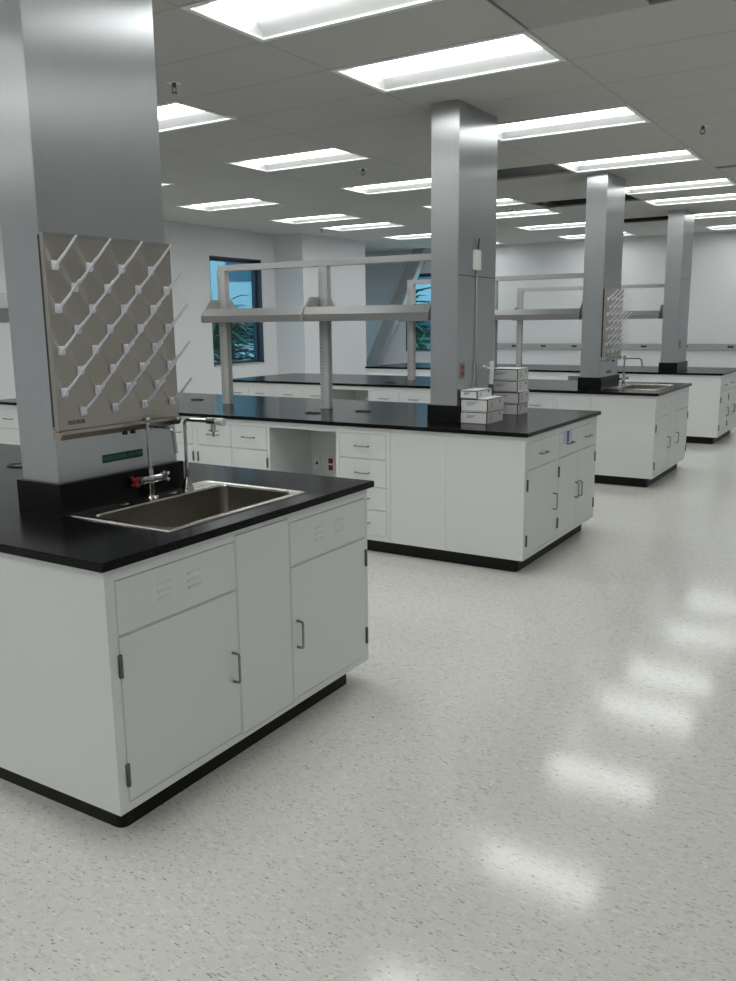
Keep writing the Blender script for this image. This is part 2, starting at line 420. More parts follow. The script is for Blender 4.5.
bm = bmesh.new(); cyl(bm, (0,-0.005,-0.037), (0,-0.005,0.037), 0.0062, n=10); bx(bm, -0.007, 0.007, -0.003, 0.003, -0.036, 0.036)
ME_HG = bm_mesh('hinge', bm); ME_HG.materials.append(M_HINGE)
def put(me, name, parent, loc):
    o = bpy.data.objects.new(name, me); COL.objects.link(o); o.parent = parent; o.location = loc; return o

ZTOP = CT-TH                        # cabinet top
def cabinet(name, label, loc, rz, width, depth, panels, group=None, cat='cabinet', open_top=False):
    """local frame: x along the face, -y out of the face, z up from the floor. panels: (kind, x0, x1, z0, z1, opts)"""
    root = thing(name, label, cat, loc, rz, group)
    ft = 0.02; bm = bmesh.new()
    # face frame: whatever the panels leave, cut into a grid of rectangles
    xs = sorted({0.0, width, *[p[1] for p in panels], *[p[2] for p in panels]})
    zs = sorted({KZ, ZTOP, *[p[3] for p in panels], *[p[4] for p in panels]})
    for i in range(len(xs)-1):
        for j in range(len(zs)-1):
            cx, cz = (xs[i]+xs[i+1])/2, (zs[j]+zs[j+1])/2
            if not any(p[1] < cx < p[2] and p[3] < cz < p[4] for p in panels):
                bx(bm, xs[i], xs[i+1], 0, ft, zs[j], zs[j+1])
    # shell: two sides, bottom, back; behind the panels a recess keeps the gaps dark
    bx(bm, 0, 0.02, ft, depth, KZ, ZTOP); bx(bm, width-0.02, width, ft, depth, KZ, ZTOP)
    bx(bm, 0.02, width-0.02, ft, depth, KZ, KZ+0.02); bx(bm, 0.02, width-0.02, depth-0.02, depth, KZ+0.02, ZTOP)
    if not open_top: bx(bm, 0.02, width-0.02, ft, depth-0.02, ZTOP-0.02, ZTOP)
    bmesh.ops.remove_doubles(bm, verts=bm.verts[:], dist=1e-5)
    mesh('body', bm, M_CAB, root)
    g = 0.0023
    for kind, x0, x1, z0, z1, o in panels:
        bm = bmesh.new(); bx(bm, x0+g, x1-g, -0.0015, 0.018, z0+g, z1-g, 0.0015)
        if kind == 'louvre':
            for cx in o['cx']:
                for k in range(3):
                    zc = (z0+z1)/2+0.008+(k-1)*0.024
                    prism(bm, [(-0.0015, zc+0.006), (-0.0058, zc-0.002), (-0.0058, zc-0.0045), (-0.0015, zc-0.005)], 'x', cx-0.03, cx+0.03)
        pn = mesh({'door': 'door', 'drawer': 'drawer', 'louvre': 'louvred_panel', 'blank': 'panel'}[kind], bm, M_CAB, root)
        if kind == 'drawer': put(ME_HH, 'handle', pn, ((x0+x1)/2, 0, o.get('hz', (z0+z1)/2)))
        if kind == 'door':
            hx = x1-0.032 if o['hinge'] == 'l' else x0+0.032
            put(ME_HV, 'handle', pn, (hx, 0, o.get('hz', 0.388)))
            gx = x0 if o['hinge'] == 'l' else x1
            for hz in (0.575, 0.217): put(ME_HG, 'hinge', pn, (gx, 0, hz))
    return root

def slab(bm, outer, hole, z0, z1, bev=0.004):
    x0, x1, y0, y1 = outer
    if hole is None:
        bx(bm, x0, x1, y0, y1, z0, z1, bev, 2); return
    hx0, hx1, hy0, hy1 = hole
    def loop(r, z): return [bm.verts.new((x, y, z)) for x, y in ((r[0],r[2]),(r[1],r[2]),(r[1],r[3]),(r[0],r[3]))]
    e = bev
    lo = loop((x0,x1,y0,y1), z0); mid = loop((x0,x1,y0,y1), z1-e); top = loop((x0+e,x1-e,y0+e,y1-e), z1)
    ht = loop(hole, z1); hb = loop(hole, z0)
    for A, B in ((lo, mid), (mid, top), (top, ht), (ht, hb), (hb, lo)):
        for k in range(4): bm.faces.new((A[k], A[(k+1) % 4], B[(k+1) % 4], B[k]))

SINKHOLE = (-0.625, -0.118, 0.392, 1.136)      # relative to bench y
DZ0, DZ1 = 0.668, 0.843                         # drawer band
DB = 0.122                                      # door foot
def front_double(x0, x1, y0, label, depth, group):
    w = x1-x0; m = w/2
    ps = [('drawer', 0.025, m-0.003, DZ0, DZ1, {'hz': 0.757}), ('drawer', m+0.003, w-0.025, DZ0, DZ1, {'hz': 0.757}),
          ('door', 0.025, m-0.003, DB, DZ0-0.003, {'hinge': 'l'}), ('door', m+0.003, w-0.025, DB, DZ0-0.003, {'hinge': 'r'})]
    return cabinet('base_cabinet', label, (x0, y0, 0), 0, w, depth, ps, group)

WT_LABELS = ('long black epoxy worktop with the nearest sink let into it', 'long black worktop that carries the two stacks of white boxes',
             'black worktop of the third bench with the farther sink', 'black worktop of the farthest bench by the back wall')
for b, y in enumerate(BY):
    sink = b in (0, 2)
    bm = bmesh.new()
    hole = (SINKHOLE[0], SINKHOLE[1], y+SINKHOLE[2], y+SINKHOLE[3]) if sink else None
    slab(bm, (XE, 0.0, y, y+D), hole, ZTOP, CT)
    tag(mesh('worktop', bm, M_EPOXY), WT_LABELS[b], 'worktop', 'black laboratory worktops')
    # black rubber toe kick, rounded at the corner
    bm = bmesh.new()
    kx0, kx1, ky0, ky1 = XE+0.15, -0.083, y+0.078, y+D-0.12
    r = 0.03
    poly = [(kx0, ky0)] + [tuple(p[:2]) for p in arc((kx1-r, ky0+r, 0), (1,0,0), (0,1,0), r, -PI/2, 0, 6)] + [(kx1, ky1), (kx0, ky1)]
    prism(bm, poly, 'z', 0.0, KZ)
    tag(mesh('toe_kick', bm, M_BLACK), 'black rubber base under the cabinets of the %s' % BN[b], 'toe kick', 'black bases under the benches')
    yf = y+OH; dep = D-2*OH
    # cabinets on the end that faces the aisle (local x runs along world y)
    ex = -OH; ed = 0.543
    if sink:
        ps = [('louvre', 0.038, 0.580, DZ0, DZ1, {'cx': (0.236, 0.372)}), ('door', 0.038, 0.580, DB, DZ0-0.003, {'hinge': 'l'}),
              ('blank', 0.585, 0.894, DB-0.01, DZ1+0.02, {}),
              ('louvre', 0.899, 1.443, DZ0, DZ1, {'cx': (1.096, 1.24)}), ('door', 0.899, 1.443, DB, DZ0-0.003, {'hinge': 'r'})]
        l = 'white sink cabinet with two doors and vent slots, facing the aisle on the nearest bench' if b == 0 else \
            'white sink cabinet with two doors, facing the aisle below the farther sink'
        cabinet('sink_cabinet', l, (ex, yf, 0), PI/2, dep, 0.62, ps, open_top=True)
    else:
        where = 'the bench with the stacked boxes' if b == 1 else 'the farthest bench'
        w1 = 0.595
        ps = [('drawer', 0.045, 0.565, DZ0, DZ1, {'hz': 0.752}), ('door', 0.045, 0.565, DB, DZ0-0.003, {'hinge': 'l'})]
        cabinet('base_cabinet', 'narrow one-drawer white cabinet, facing the aisle on %s' % where, (ex, yf, 0), PI/2, w1, ed, ps, 'cabinets facing the aisle')
        w2 = dep-w1; m = w2/2
        ps = [('drawer', 0.03, m-0.003, DZ0, DZ1, {'hz': 0.752}), ('drawer', m+0.003, w2-0.03, DZ0, DZ1, {'hz': 0.752}),
              ('door', 0.03, m-0.003, DB, DZ0-0.003, {'hinge': 'l'}), ('door', m+0.003, w2-0.03, DB, DZ0-0.003, {'hinge': 'r'})]
        cabinet('base_cabinet', 'wide white cabinet with two drawers, facing the aisle on %s' % where, (ex, yf+w1, 0), PI/2, w2, ed, ps, 'cabinets facing the aisle')
    # long front, facing the camera
    tag(box_obj('filler_panel', M_CAB, None, -0.988, -(0.62 if sink else ed)-OH-0.0015, yf, yf+dep, KZ, ZTOP, 0.0015),
        'plain white filler panel near the aisle end of the %s' % BN[b], 'panel', 'plain filler panels')
    G = 'cabinets along the long bench fronts'
    x0, x1 = -1.432, -0.9895; w = x1-x0
    ps = [('drawer', 0.028, w-0.03, 0.669, 0.843, {}), ('drawer', 0.028, w-0.03, 0.474, 0.666, {}), ('drawer', 0.028, w-0.03, 0.312, 0.471, {}), ('drawer', 0.028, w-0.03, 0.13, 0.309, {})]
    cabinet('drawer_cabinet', 'narrow white stack of four drawers in the front of the %s' % BN[b], (x0, yf, 0), 0, w, dep, ps, 'four-drawer cabinets')
    # knee space: apron and back panel
    def knee(x0, x1, label):
        root = thing('knee_space', label, 'knee space', (x0, yf, 0), 0, 'open knee spaces under the worktops')
        w = x1-x0; bm = bmesh.new()
        bx(bm, 0, w, 0, 0.02, 0.842, ZTOP); mesh('apron', bm, M_CAB, root)
        bm = bmesh.new(); bx(bm, 0, w, 0.52, 0.54, KZ, ZTOP); bx(bm, 0, w, 0.54, dep, KZ, ZTOP-0.02); mesh('back_panel', bm, M_CAB, root)
        return root
    if b in (1, 3, 0):
        k = knee(-2.02, -1.4335, 'open knee space with a bare panel under the worktop of the %s' % BN[b])
        if b == 1:
            k['label'] = 'open knee space with outlets under the worktop that carries the boxes'
            bm = bmesh.new(); bx(bm, 0.02, 0.095, 0.514, 0.52, 0.445, 0.565, 0.002)
            pl = mesh('outlet_plate', bm, M_WHITEP, k); pl['label'] = 'white outlet plate'
            bm = bmesh.new(); cyl(bm, (0.06, 0.5125, 0.505), (0.06, 0.5145, 0.505), 0.012); mesh('socket', bm, M_DARK, pl)
            bm = bmesh.new(); bx(bm, 0.155, 0.23, 0.512, 0.52, 0.445, 0.565, 0.003)
            pl = mesh('red_outlet', bm, M_WHITEP, k); pl['label'] = 'white plate with two red sockets'
            for zz in (0.478, 0.532):
                bm = bmesh.new(); bx(bm, 0.172, 0.213, 0.508, 0.5125, zz-0.02, zz+0.02, 0.002); mesh('socket', bm, M_RED, pl)
        units = ((-2.76, -2.021), (-3.50, -2.761), (-4.35, -3.501), (-5.08, -4.351))
        units = units if b else units[:1]
        nm = ('first', 'second', 'third', 'fourth')
        for q, (u0, u1) in enumerate(units):
            l = 'white two-drawer cabinet, %s left of the knee space on the %s' % (nm[q], BN[b])
            if b == 1 and q == 3: u0, u1 = -5.31, -4.351; l = 'white cabinet at the window end of the bench carrying the boxes'
            if b == 3 and q == 3: u0, u1 = -5.31, -4.351; l = 'white cabinet at the window end of the farthest bench'
            front_double(u0, u1, yf, l, dep, G)
    else:
        front_double(-2.40, -1.433, yf, 'white cabinet left of the drawer stack on the third bench', dep, G)
        front_double(-3.20, -2.401, yf, 'white cabinet right of the knee space on the third bench, below its shelf post', dep, G)
        k = knee(-3.70, -3.2015, 'open knee space in the middle of the third bench front')
        front_double(-4.55, -3.7015, yf, 'white cabinet left of the knee space on the third bench', dep, G)
        front_double(-5.31, -4.551, yf, 'white cabinet at the window end of the third bench', dep, G)
# blue and white sticker on a drawer of the bench with the boxes
st = thing('drawer_sticker', 'pale blue sticker with a dark bar on a drawer of the bench with the boxes', 'sticker', (-OH+0.0016, BY[1]+0.80, 0.80))
bm = bmesh.new(); bx(bm, 0, 0.0012, -0.07, 0.10, -0.042, 0.042); mesh('backing', bm, M_BLUE, st)
bm = bmesh.new(); bx(bm, 0.0012, 0.002, 0.0, 0.035, -0.038, 0.038); mesh('dark_bar', bm, M_BLUED, st)

# ------------------------------------------------------------------ columns
COLY = (0.375, 3.64, 6.88, 10.25)
CX0, CX1, CD = -0.838, -0.638, 0.61
CN = ('nearest', 'second', 'third', 'farthest')
CL = ('brushed steel clad column beside the nearest sink, rising to the ceiling', 'brushed steel clad column behind the stacked white boxes',
      'brushed steel clad column with the farther peg rack', 'brushed steel clad column on the farthest bench, outlet on its side')
columns = []
for b, y in enumerate(COLY):
    CD = 0.594 if b == 0 else 0.61
    c = thing('steel_column', CL[b], 'column', ((CX0+CX1)/2, y+CD/2, CT), 0, 'steel clad columns', 'thing')
    hx, hy = (CX1-CX0)/2, CD/2
    box_obj('cladding', M_STEEL, c, -hx, hx, -hy, hy, 0, H-CT, 0.002)
    seam = {0: 0.98, 1: 0.979, 2: 0.98, 3: 1.2}[b]
    bm = bmesh.new(); bx(bm, hx, hx+0.003, -hy, hy, 0.0, seam-0.003); mesh('lower_cover', bm, M_STEEL, c)
    bm = bmesh.new(); bx(bm, hx, hx+0.003, -hy, hy, seam+0.003, H-CT-0.075); mesh('upper_cover', bm, M_STEEL, c)
    box_obj('joint_strip', M_HINGE, c, hx, hx+0.0032, -hy, hy, seam-0.003, seam+0.003)
    bm = bmesh.new(); e = 0.016; h = 0.116
    bx(bm, -hx-e, hx+0.024, -hy-e, -hy, 0, h); bx(bm, -hx-e, hx+0.024, hy, hy+e, 0, h)
    bx(bm, -hx-e, -hx, -hy, hy, 0, h); bx(bm, hx+0.003, hx+0.024, -hy, hy, 0, h)
    mesh('curb', bm, M_PLINTH, c)
    columns.append(c)

# outlets on columns
def col_outlet(b, yc, zc, label):
    o = thing('column_outlet', label, 'outlet', (CX1+0.003, yc, zc), 0, 'red outlets on the columns')
    bm = bmesh.new(); bx(bm, 0, 0.006, -0.036, 0.036, -0.057, 0.057, 0.002); mesh('plate', bm, M_SHELF, o)
    for zz in (-0.022, 0.022):
        bm = bmesh.new(); bx(bm, 0.006, 0.010, -0.020, 0.020, zz-0.017, zz+0.017, 0.002); mesh('socket', bm, M_RED, o)
col_outlet(1, 3.71, 1.265, 'grey plate with two red sockets on the second steel column')
col_outlet(3, 10.40, 1.27, 'grey plate with two red sockets on the farthest steel column')

# wireless box with aerials and its cable on the second column
w = thing('wireless_box', 'small white box with two aerials high on the second steel column', 'wireless box', (CX1+0.003, 3.90, 2.0))
bm = bmesh.new(); bx(bm, 0, 0.03, -0.042, 0.042, -0.066, 0.066, 0.004); mesh('casing', bm, M_WHITEP, w)
for dy, s, r in ((0.02, 0.012, 0.006), (-0.028, -0.02, 0.004)):
    bm = bmesh.new(); tube(bm, [(0.015, dy, 0.06), (0.015, dy, 0.09), (0.015, dy+s, 0.145)], r, 8)
    mesh('aerial', bm, M_DARK if dy > 0 else M_SHELF, w, True)
bm = bmesh.new(); tube(bm, [(CX1+0.010, 3.91, 1.934), (CX1+0.010, 3.915, 1.5), (CX1+0.010, 3.90, 1.27), (CX1+0.012, 3.87, 1.12), (CX1+0.012, 3.86, 1.05)], 0.005, 8)
tube(bm, [(CX1+0.010, 3.922, 1.934), (CX1+0.010, 3.93, 1.45), (CX1+0.010, 3.95, 1.25), (CX1+0.012, 3.96, 1.05)], 0.004, 8)
tag(mesh('cable', bm, M_POST, None, True), 'thin grey cables hanging down the second steel column below the white box', 'cable')
# white tap post standing behind the nearer boxes
f = thing('gas_tap', 'white upright tube with side lever standing behind the stacked boxes', 'tap', (-0.56, 4.03, CT))
bm = bmesh.new(); cyl(bm, (0,0,0), (0,0,0.02), 0.035, 0.03); cyl(bm, (0,0,0.02), (0,0,0.24), 0.016); mesh('base', bm, M_HINGE, f, True)
bm = bmesh.new(); cyl(bm, (0,0,0.24), (0,0,0.40), 0.019); mesh('white_tube', bm, M_WHITEP, f, True)
bm = bmesh.new(); tube(bm, [(0,0,0.345), (0.0,-0.05,0.352), (0.0,-0.12,0.372)], 0.008, 8); mesh('lever', bm, M_WHITEP, f, True)

# ------------------------------------------------------------------ peg drying racks
def text_obj(name, body, size, mat_, parent, loc, rot, ext=0.0006):
    cu = bpy.data.curves.new(name, 'FONT'); cu.body = body; cu.size = size; cu.extrude = ext
    cu.align_x = 'CENTER'; cu.align_y = 'CENTER'
    o = bpy.data.objects.new(name, cu); COL.objects.link(o)
    dg = bpy.context.evaluated_depsgraph_get()
    me = bpy.data.meshes.new_from_object(o.evaluated_get(dg)); bpy.data.objects.remove(o); bpy.data.curves.remove(cu)
    me.materials.clear(); me.materials.append(mat_)
    o = bpy.data.objects.new(name, me); COL.objects.link(o)
    if parent: o.parent = parent
    o.location = loc; o.rotation_euler = rot
    return o
RX = -0.598                                   # face of the rack
def make_rack():
    root = thing('drying_rack', 'steel peg rack with slanting white pegs on the nearest column above the sink', 'drying rack', (CX1+0.003, 0.361, 1.19), 0, 'peg drying racks')
    d = RX-CX1-0.003; w = 0.598; h = 0.71
    bm = bmesh.new()
    bx(bm, d-0.022, d, 0, w, 0.028, h, 0.004, 2)
    # gutter along the foot
    prism(bm, [(0.004, 0.04), (d+0.010, 0.026), (d+0.014, 0.032), (d+0.014, 0.020), (d+0.004, 0.0), (0.004, 0.004)], 'y', 0.002, w-0.002)
    mesh('back_plate', bm, M_RACK, root)
    box_obj('gap_shade_box', M_DARK, root, 0, d-0.022, 0.006, w-0.006, 0.045, h-0.006)  # black box painting the shadow in the gap behind the plate
    bm = bmesh.new(); bx(bm, d, d+0.0045, -0.001, w+0.001, h-0.008, h+0.001); mesh('top_rim', bm, M_CHROME, root)
    # pegs: a square foot and a slanting stem
    bm = bmesh.new()
    bx(bm, 0, 0.006, -0.013, 0.013, -0.016, 0.016, 0.0015)
    bx(bm, 0.006, 0.016, -0.008, 0.008, -0.010, 0.010, 0.0015)
    tube(bm, [(0.008, 0, 0), (0.05, 0.012, 0.042), (0.093, 0.023, 0.092)], 0.0056, 8, [0.0062, 0.0050, 0.0040])
    ball(bm, (0.093, 0.023, 0.092), 0.0048, 8)
    me = bm_mesh('peg', bm); me.materials.append(M_PEG)
    me.set_sharp_from_angle(angle=math.radians(35))
    for r in range(8):
        for k in range(4):
            yy = (0.398 if r % 2 == 0 else 0.474)+0.1485*k-0.361
            zz = 1.793-0.0726*r-1.19
            put(me, 'peg', root, (d, yy, zz))
    bm = bmesh.new()
    for yy in (0.305, 0.345): cyl(bm, (d-0.002, yy, -0.012), (d-0.002, yy, 0.012), 0.011, 0.009, 12)
    mesh('drain_spigot', bm, M_DARK, root)
    bm = bmesh.new()
    for k in range(6): bx(bm, d+0.0005, d+0.0012, 0.045+k*0.0125, 0.054+k*0.0125, 0.052, 0.066)
    mesh('maker_mark', bm, M_MARK, root)
    return root
rk = make_rack()
rk2 = copy_tree(rk); rk2.location = (CX1+0.003, 6.870, 1.19)
rk2['label'] = 'steel peg rack with slanting white pegs on the third column, seen nearly edge on'
# green label under the near rack, faint lettering
g = thing('green_label', 'green label strip with pale lettering on the nearest column under the peg rack', 'label', (CX1+0.003, 0.68, 1.091))
bm = bmesh.new(); bx(bm, 0, 0.002, -0.102, 0.102, -0.0155, 0.0155, 0.0006); mesh('backing', bm, M_GREEN, g)
text_obj('lettering', 'INDUSTRIAL WATER', 0.0215, M_GREENT, g, (0.0022, 0, 0), (PI/2, 0, PI/2))
g2 = thing('grey_label', 'small grey label strip on the third column under its peg rack', 'label', (CX1+0.003, 7.17, 1.075))
bm = bmesh.new(); bx(bm, 0, 0.002, -0.09, 0.09, -0.013, 0.013, 0.0006); mesh('backing', bm, M_GREYT, g2)

# ------------------------------------------------------------------ sinks and taps
def make_sink():
    root = thing('sink', 'x', 'sink', (0, 0, CT), 0, 'stainless steel sinks')
    X0, X1, Y0, Y1 = -0.640, -0.104, 0.377, 1.150
    bx0, bx1, by0, by1 = -0.520, -0.138, 0.414, 1.116
    bm = bmesh.new()
    def rrect(x0, x1, y0, y1, r, z, n=5):
        out = []
        for cx, cy, t in ((x0+r, y0+r, PI), (x1-r, y0+r, 1.5*PI), (x1-r, y1-r, 0), (x0+r, y1-r, PI/2)):
            for k in range(n+1):
                a = t+k*PI/2/n; out.append(bm.verts.new((cx+r*math.cos(a), cy+r*math.sin(a), z)))
        return out
    loops = [rrect(X0, X1, Y0, Y1, 0.012, 0.0005), rrect(X0+0.002, X1-0.002, Y0+0.002, Y1-0.002, 0.012, 0.005), rrect(X0+0.010, X1-0.010, Y0+0.010, Y1-0.010, 0.012, 0.006),
             rrect(X0+0.014, X1-0.014, Y0+0.014, Y1-0.014, 0.012, 0.003), rrect(bx0-0.004, bx1+0.004, by0-0.004, by1+0.004, 0.04, 0.003), rrect(bx0, bx1, by0, by1, 0.038, -0.003),
             rrect(bx0+0.004, bx1-0.004, by0+0.004, by1-0.004, 0.036, -0.19), rrect(bx0+0.018, bx1-0.018, by0+0.018, by1-0.018, 0.03, -0.215), rrect(bx0+0.05, bx1-0.05, by0+0.05, by1-0.05, 0.02, -0.222)]
    def skin(bm, loops):
        for A, B in zip(loops, loops[1:]):
            n = len(A)
            for k in range(n): bm.faces.new((A[k], A[(k+1) % n], B[(k+1) % n], B[k]))
    skin(bm, loops[5:]); bm.faces.new(loops[-1])
    for l in loops[:5]: bmesh.ops.delete(bm, geom=l, context='VERTS')
    mesh('basin', bm, M_SINK_SHADE, root, True)
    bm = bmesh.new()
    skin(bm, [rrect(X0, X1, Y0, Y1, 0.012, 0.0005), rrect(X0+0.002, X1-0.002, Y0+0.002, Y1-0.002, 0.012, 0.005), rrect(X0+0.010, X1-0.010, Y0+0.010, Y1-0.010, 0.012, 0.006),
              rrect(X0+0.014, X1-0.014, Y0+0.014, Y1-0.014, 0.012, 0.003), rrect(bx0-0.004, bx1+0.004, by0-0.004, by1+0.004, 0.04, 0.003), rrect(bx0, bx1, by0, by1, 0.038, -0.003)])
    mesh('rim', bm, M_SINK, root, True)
    bm = bmesh.new(); cyl(bm, (-0.33, 0.765, -0.222), (-0.33, 0.765, -0.218), 0.045, 0.04, 20); mesh('drain', bm, M_CHROME, root, True)
    for yy in (0.62, 0.875):
        bm = bmesh.new(); cyl(bm, (-0.582, yy, 0.003), (-0.582, yy, 0.006), 0.024, 0.02, 20); mesh('tap_hole_cover', bm, M_HINGE, root, True)
    return root
def make_tap():
    root = thing('mixer_tap', 'x', 'tap', (-0.587, 0.772, CT+0.003), 0, 'chrome swan-neck mixer taps')
    bm = bmesh.new()
    cyl(bm, (0,0,0), (0,0,0.008), 0.028, 0.024, 20); cyl(bm, (0,0,0.008), (0,0,0.06), 0.013)
    cyl(bm, (0,-0.058,0.072), (0,0.058,0.072), 0.016)
    ball(bm, (0,0,0.072), 0.02, 14); cyl(bm, (0,0,0.072), (0,0,0.115), 0.013, 0.011)
    for s in (-1, 1): cyl(bm, (0,s*0.05,0.072), (0,s*0.068,0.072), 0.020, 0.017, 6)
    mesh('valve_body', bm, M_CHROME, root, True)
    bm = bmesh.new(); tube(bm, [(0,0,0.11), (0,0,0.30)], 0.0075, 12); cyl(bm, (0,0,0.268), (0,0,0.300), 0.013); ball(bm, (0,0,0.306), 0.013, 12); mesh('riser', bm, M_CHROME, root, True)
    bm = bmesh.new(); tube(bm, [(0,0,0.283), (0.05,0,0.284), (0.095,0,0.284)] + arc((0.105,0,0.254), (0,0,1), (1,0,0), 0.032, 0.1, PI/2+0.1, 8) + [(0.142,0,0.215), (0.145,0,0.185)], 0.0075, 10)
    mesh('spout', bm, M_CHROME, root, True)
    for s, mt, nm in ((-1, M_RED, 'hot_handle'), (1, M_CHROME, 'cold_handle')):
        bm = bmesh.new(); cyl(bm, (0,s*0.066,0.072), (0,s*0.086,0.072), 0.007)
        for k in range(4):
            a = PI/4+k*PI/2; tube(bm, [(0,s*0.080,0.072), (0.017*math.cos(a), s*0.082, 0.072+0.017*math.sin(a))], 0.0065, 8); ball(bm, (0.017*math.cos(a), s*0.082, 0.072+0.017*math.sin(a)), 0.008, 8)
        h = mesh(nm, bm, mt, root, True)
    return root
def make_gooseneck():
    root = thing('pure_water_tap', 'tall thin steel tap with a white handle on the far corner of the nearest sink', 'tap', (-0.573, 0.962, CT+0.003))
    bm = bmesh.new(); cyl(bm, (0,0,0), (0,0,0.012), 0.026, 0.024, 18); cyl(bm, (0,0,0.012), (0,0,0.05), 0.022, 0.010, 18); mesh('base', bm, M_CHROME, root, True)
    bm = bmesh.new(); tube(bm, [(0,0,0.04), (0,0,0.265)] + arc((0.02,0,0.270), (-1,0,0), (0,0,1), 0.02, 0.1, PI/2, 6) + [(0.05,0,0.290), (0.13,0,0.292)], 0.0072, 10); mesh('tube', bm, M_CHROME, root, True)
    bm = bmesh.new(); cyl(bm, (0.125,0,0.292), (0.172,0,0.292), 0.013); cyl(bm, (0.155,0,0.292), (0.155,0,0.248), 0.010); cyl(bm, (0.155,0,0.248), (0.155,0,0.228), 0.006, 0.004)
    cyl(bm, (0.15,-0.02,0.256), (0.16,0.022,0.25), 0.003); mesh('valve', bm, M_CHROME, root, True)
    bm = bmesh.new(); cyl(bm, (0.172,0,0.292), (0.212,0,0.290), 0.013, 0.016); mesh('white_handle', bm, M_WHITEP, root, True)
    return root
sk = make_sink(); sk['label'] = 'stainless steel sink let into the nearest bench end below the peg rack'
sk2 = copy_tree(sk); sk2.location = (0, BY[2]-0.004, CT); sk2['label'] = 'stainless steel sink in the third bench end, beside the third column'
tp = make_tap(); tp['label'] = 'chrome mixer tap with a red handle behind the nearest sink'
tp2 = copy_tree(tp); tp2.location = (-0.573, BY[2]+0.90, CT+0.004); tp2['label'] = 'chrome mixer tap at the farther sink on the third bench'
tp2.scale = (1.3, 1.3, 0.98)
for ch in tp2.children:
    if ch.name.startswith('hot_handle'):
        ch.data = ch.data.copy(); ch.data.materials[0] = M_CHROME
make_gooseneck()

# cup sinks set in the worktops
def make_cup():
    root = thing('cup_sink', 'x', 'cup sink', (0,0,0), 0, 'black oval cup sinks')
    bm = bmesh.new(); n = 28
    def el(a, b, z): return [bm.verts.new((a*math.cos(2*PI*k/n), b*math.sin(2*PI*k/n), z)) for k in range(n)]
    L = [el(0.070, 0.045, 0.0), el(0.068, 0.043, 0.006), el(0.060, 0.036, 0.007), el(0.055, 0.031, 0.003), el(0.050, 0.027, 0.0012)]
    for A, B in zip(L, L[1:]):
        for k in range(n): bm.faces.new((A[k], A[(k+1) % n], B[(k+1) % n], B[k]))
    bm.faces.new(L[-1])
    mesh('bowl', bm, M_BLACK, root, True)
    bm = bmesh.new(); cyl(bm, (0,0,0.0013), (0,0,0.0028), 0.02, 0.018, 14); mesh('strainer', bm, M_HINGE, root, True)
    return root
cp = None
for x, y, lab in ((-1.90, 3.735, 'black oval cup sink in front of the middle shelf post, bench with boxes'),
                  (-1.62, 4.01, 'black oval cup sink right of the middle shelf post, bench with boxes'),
                  (-3.56, 4.25, 'black oval cup sink left of the outer shelf post, bench with boxes'),
                  (-3.08, 6.93, 'black oval cup sink in the third bench, seen between shelf posts'),
                  (-1.755, 1.02, 'black oval cup sink left of the nearest steel column')):
    o = make_cup() if cp is None else copy_tree(cp)
    if cp is None: cp = o
    o.location = (x, y, CT); o['label'] = lab

# ------------------------------------------------------------------ shelf racks on the benches
def make_shelf_rack(b):
    ym = BY[b]+D/2
    root = thing('shelf_rack', 'x', 'shelf rack', (0, ym, CT), 0, 'shelf racks on the benches')
    PX = (-3.042, -2.003); pw = 0.042
    zr0, zr1 = 2.027-CT, 2.076-CT
    for px in PX:
        bm = bmesh.new(); bx(bm, px-pw, px+pw, -0.028, 0.028, 0.0, zr0, 0.003)
        p = mesh('post', bm, M_POST, root)
        bm = bmesh.new()
        for k in range(40):
            z = 0.03+k*0.0262
            for s in (-1, 1): bx(bm, px-pw+0.008, px-pw+0.015, -0.0284, -0.0275, z, z+0.014); 
            bx(bm, px-pw+0.026, px-pw+0.033, -0.0284, -0.0275, z, z+0.014)
        mesh('slots', bm, M_SHELFD, p)
    bm = bmesh.new(); bx(bm, PX[0]-pw, CX0-0.001, -0.028, 0.028, zr0, zr1, 0.003); mesh('top_rail', bm, M_POST, root)
    # a shelf per bay: folded steel tray with a sloping upper lip
    z0 = 1.606-CT; hw = 0.245
    for a, c in ((PX[0]-0.03, PX[1]-0.052), (PX[1]-0.036, -0.955)):
        bm = bmesh.new(); t = 0.004
        bx(bm, a, c, -hw, hw, z0, z0+t)
        for s in (-1, 1):
            y0, y1 = sorted((s*hw, s*(hw-t))); bx(bm, a, c, y0, y1, z0+t, z0+0.052)
        sh = mesh('shelf', bm, M_SHELFD, root)
        bm = bmesh.new()
        for s in (-1, 1):
            prism(bm, [(s*hw, z0+0.052), (s*(hw-0.03), z0+0.108), (s*(hw-0.034), z0+0.105), (s*(hw-0.004), z0+0.052)], 'x', a, c)
        mesh('guard_lip', bm, M_SHELF, sh)
        for xx in (a-0.004, c):
            bm = bmesh.new()
            prism(bm, [(-hw-0.012, z0-0.002), (-hw-0.012, z0+0.055), (-hw+0.11, z0+0.185), (hw-0.11, z0+0.185), (hw+0.012, z0+0.055), (hw+0.012, z0-0.002)], 'x', xx, xx+0.004)
            mesh('end_bracket', bm, M_POST, sh)
        # arm carrying the shelf on its post
    bm = bmesh.new(); bx(bm, -0.95, CX0-0.001, -0.02, 0.02, z0+0.02, z0+0.06); mesh('wall_arm', bm, M_SHELF, root)
    return root
sr = make_shelf_rack(1); sr['label'] = 'grey steel shelf rack on the bench with the boxes, two trays under a top rail'
for b, l in ((0, 'grey steel shelf rack on the nearest bench, cut off at the left of the photo'),
             (2, 'grey steel shelf rack on the third bench, between the second and third columns'),
             (3, 'grey steel shelf rack on the farthest bench')):
    o = copy_tree(sr); o.location = (0, BY[b]+D/2, CT); o['label'] = l

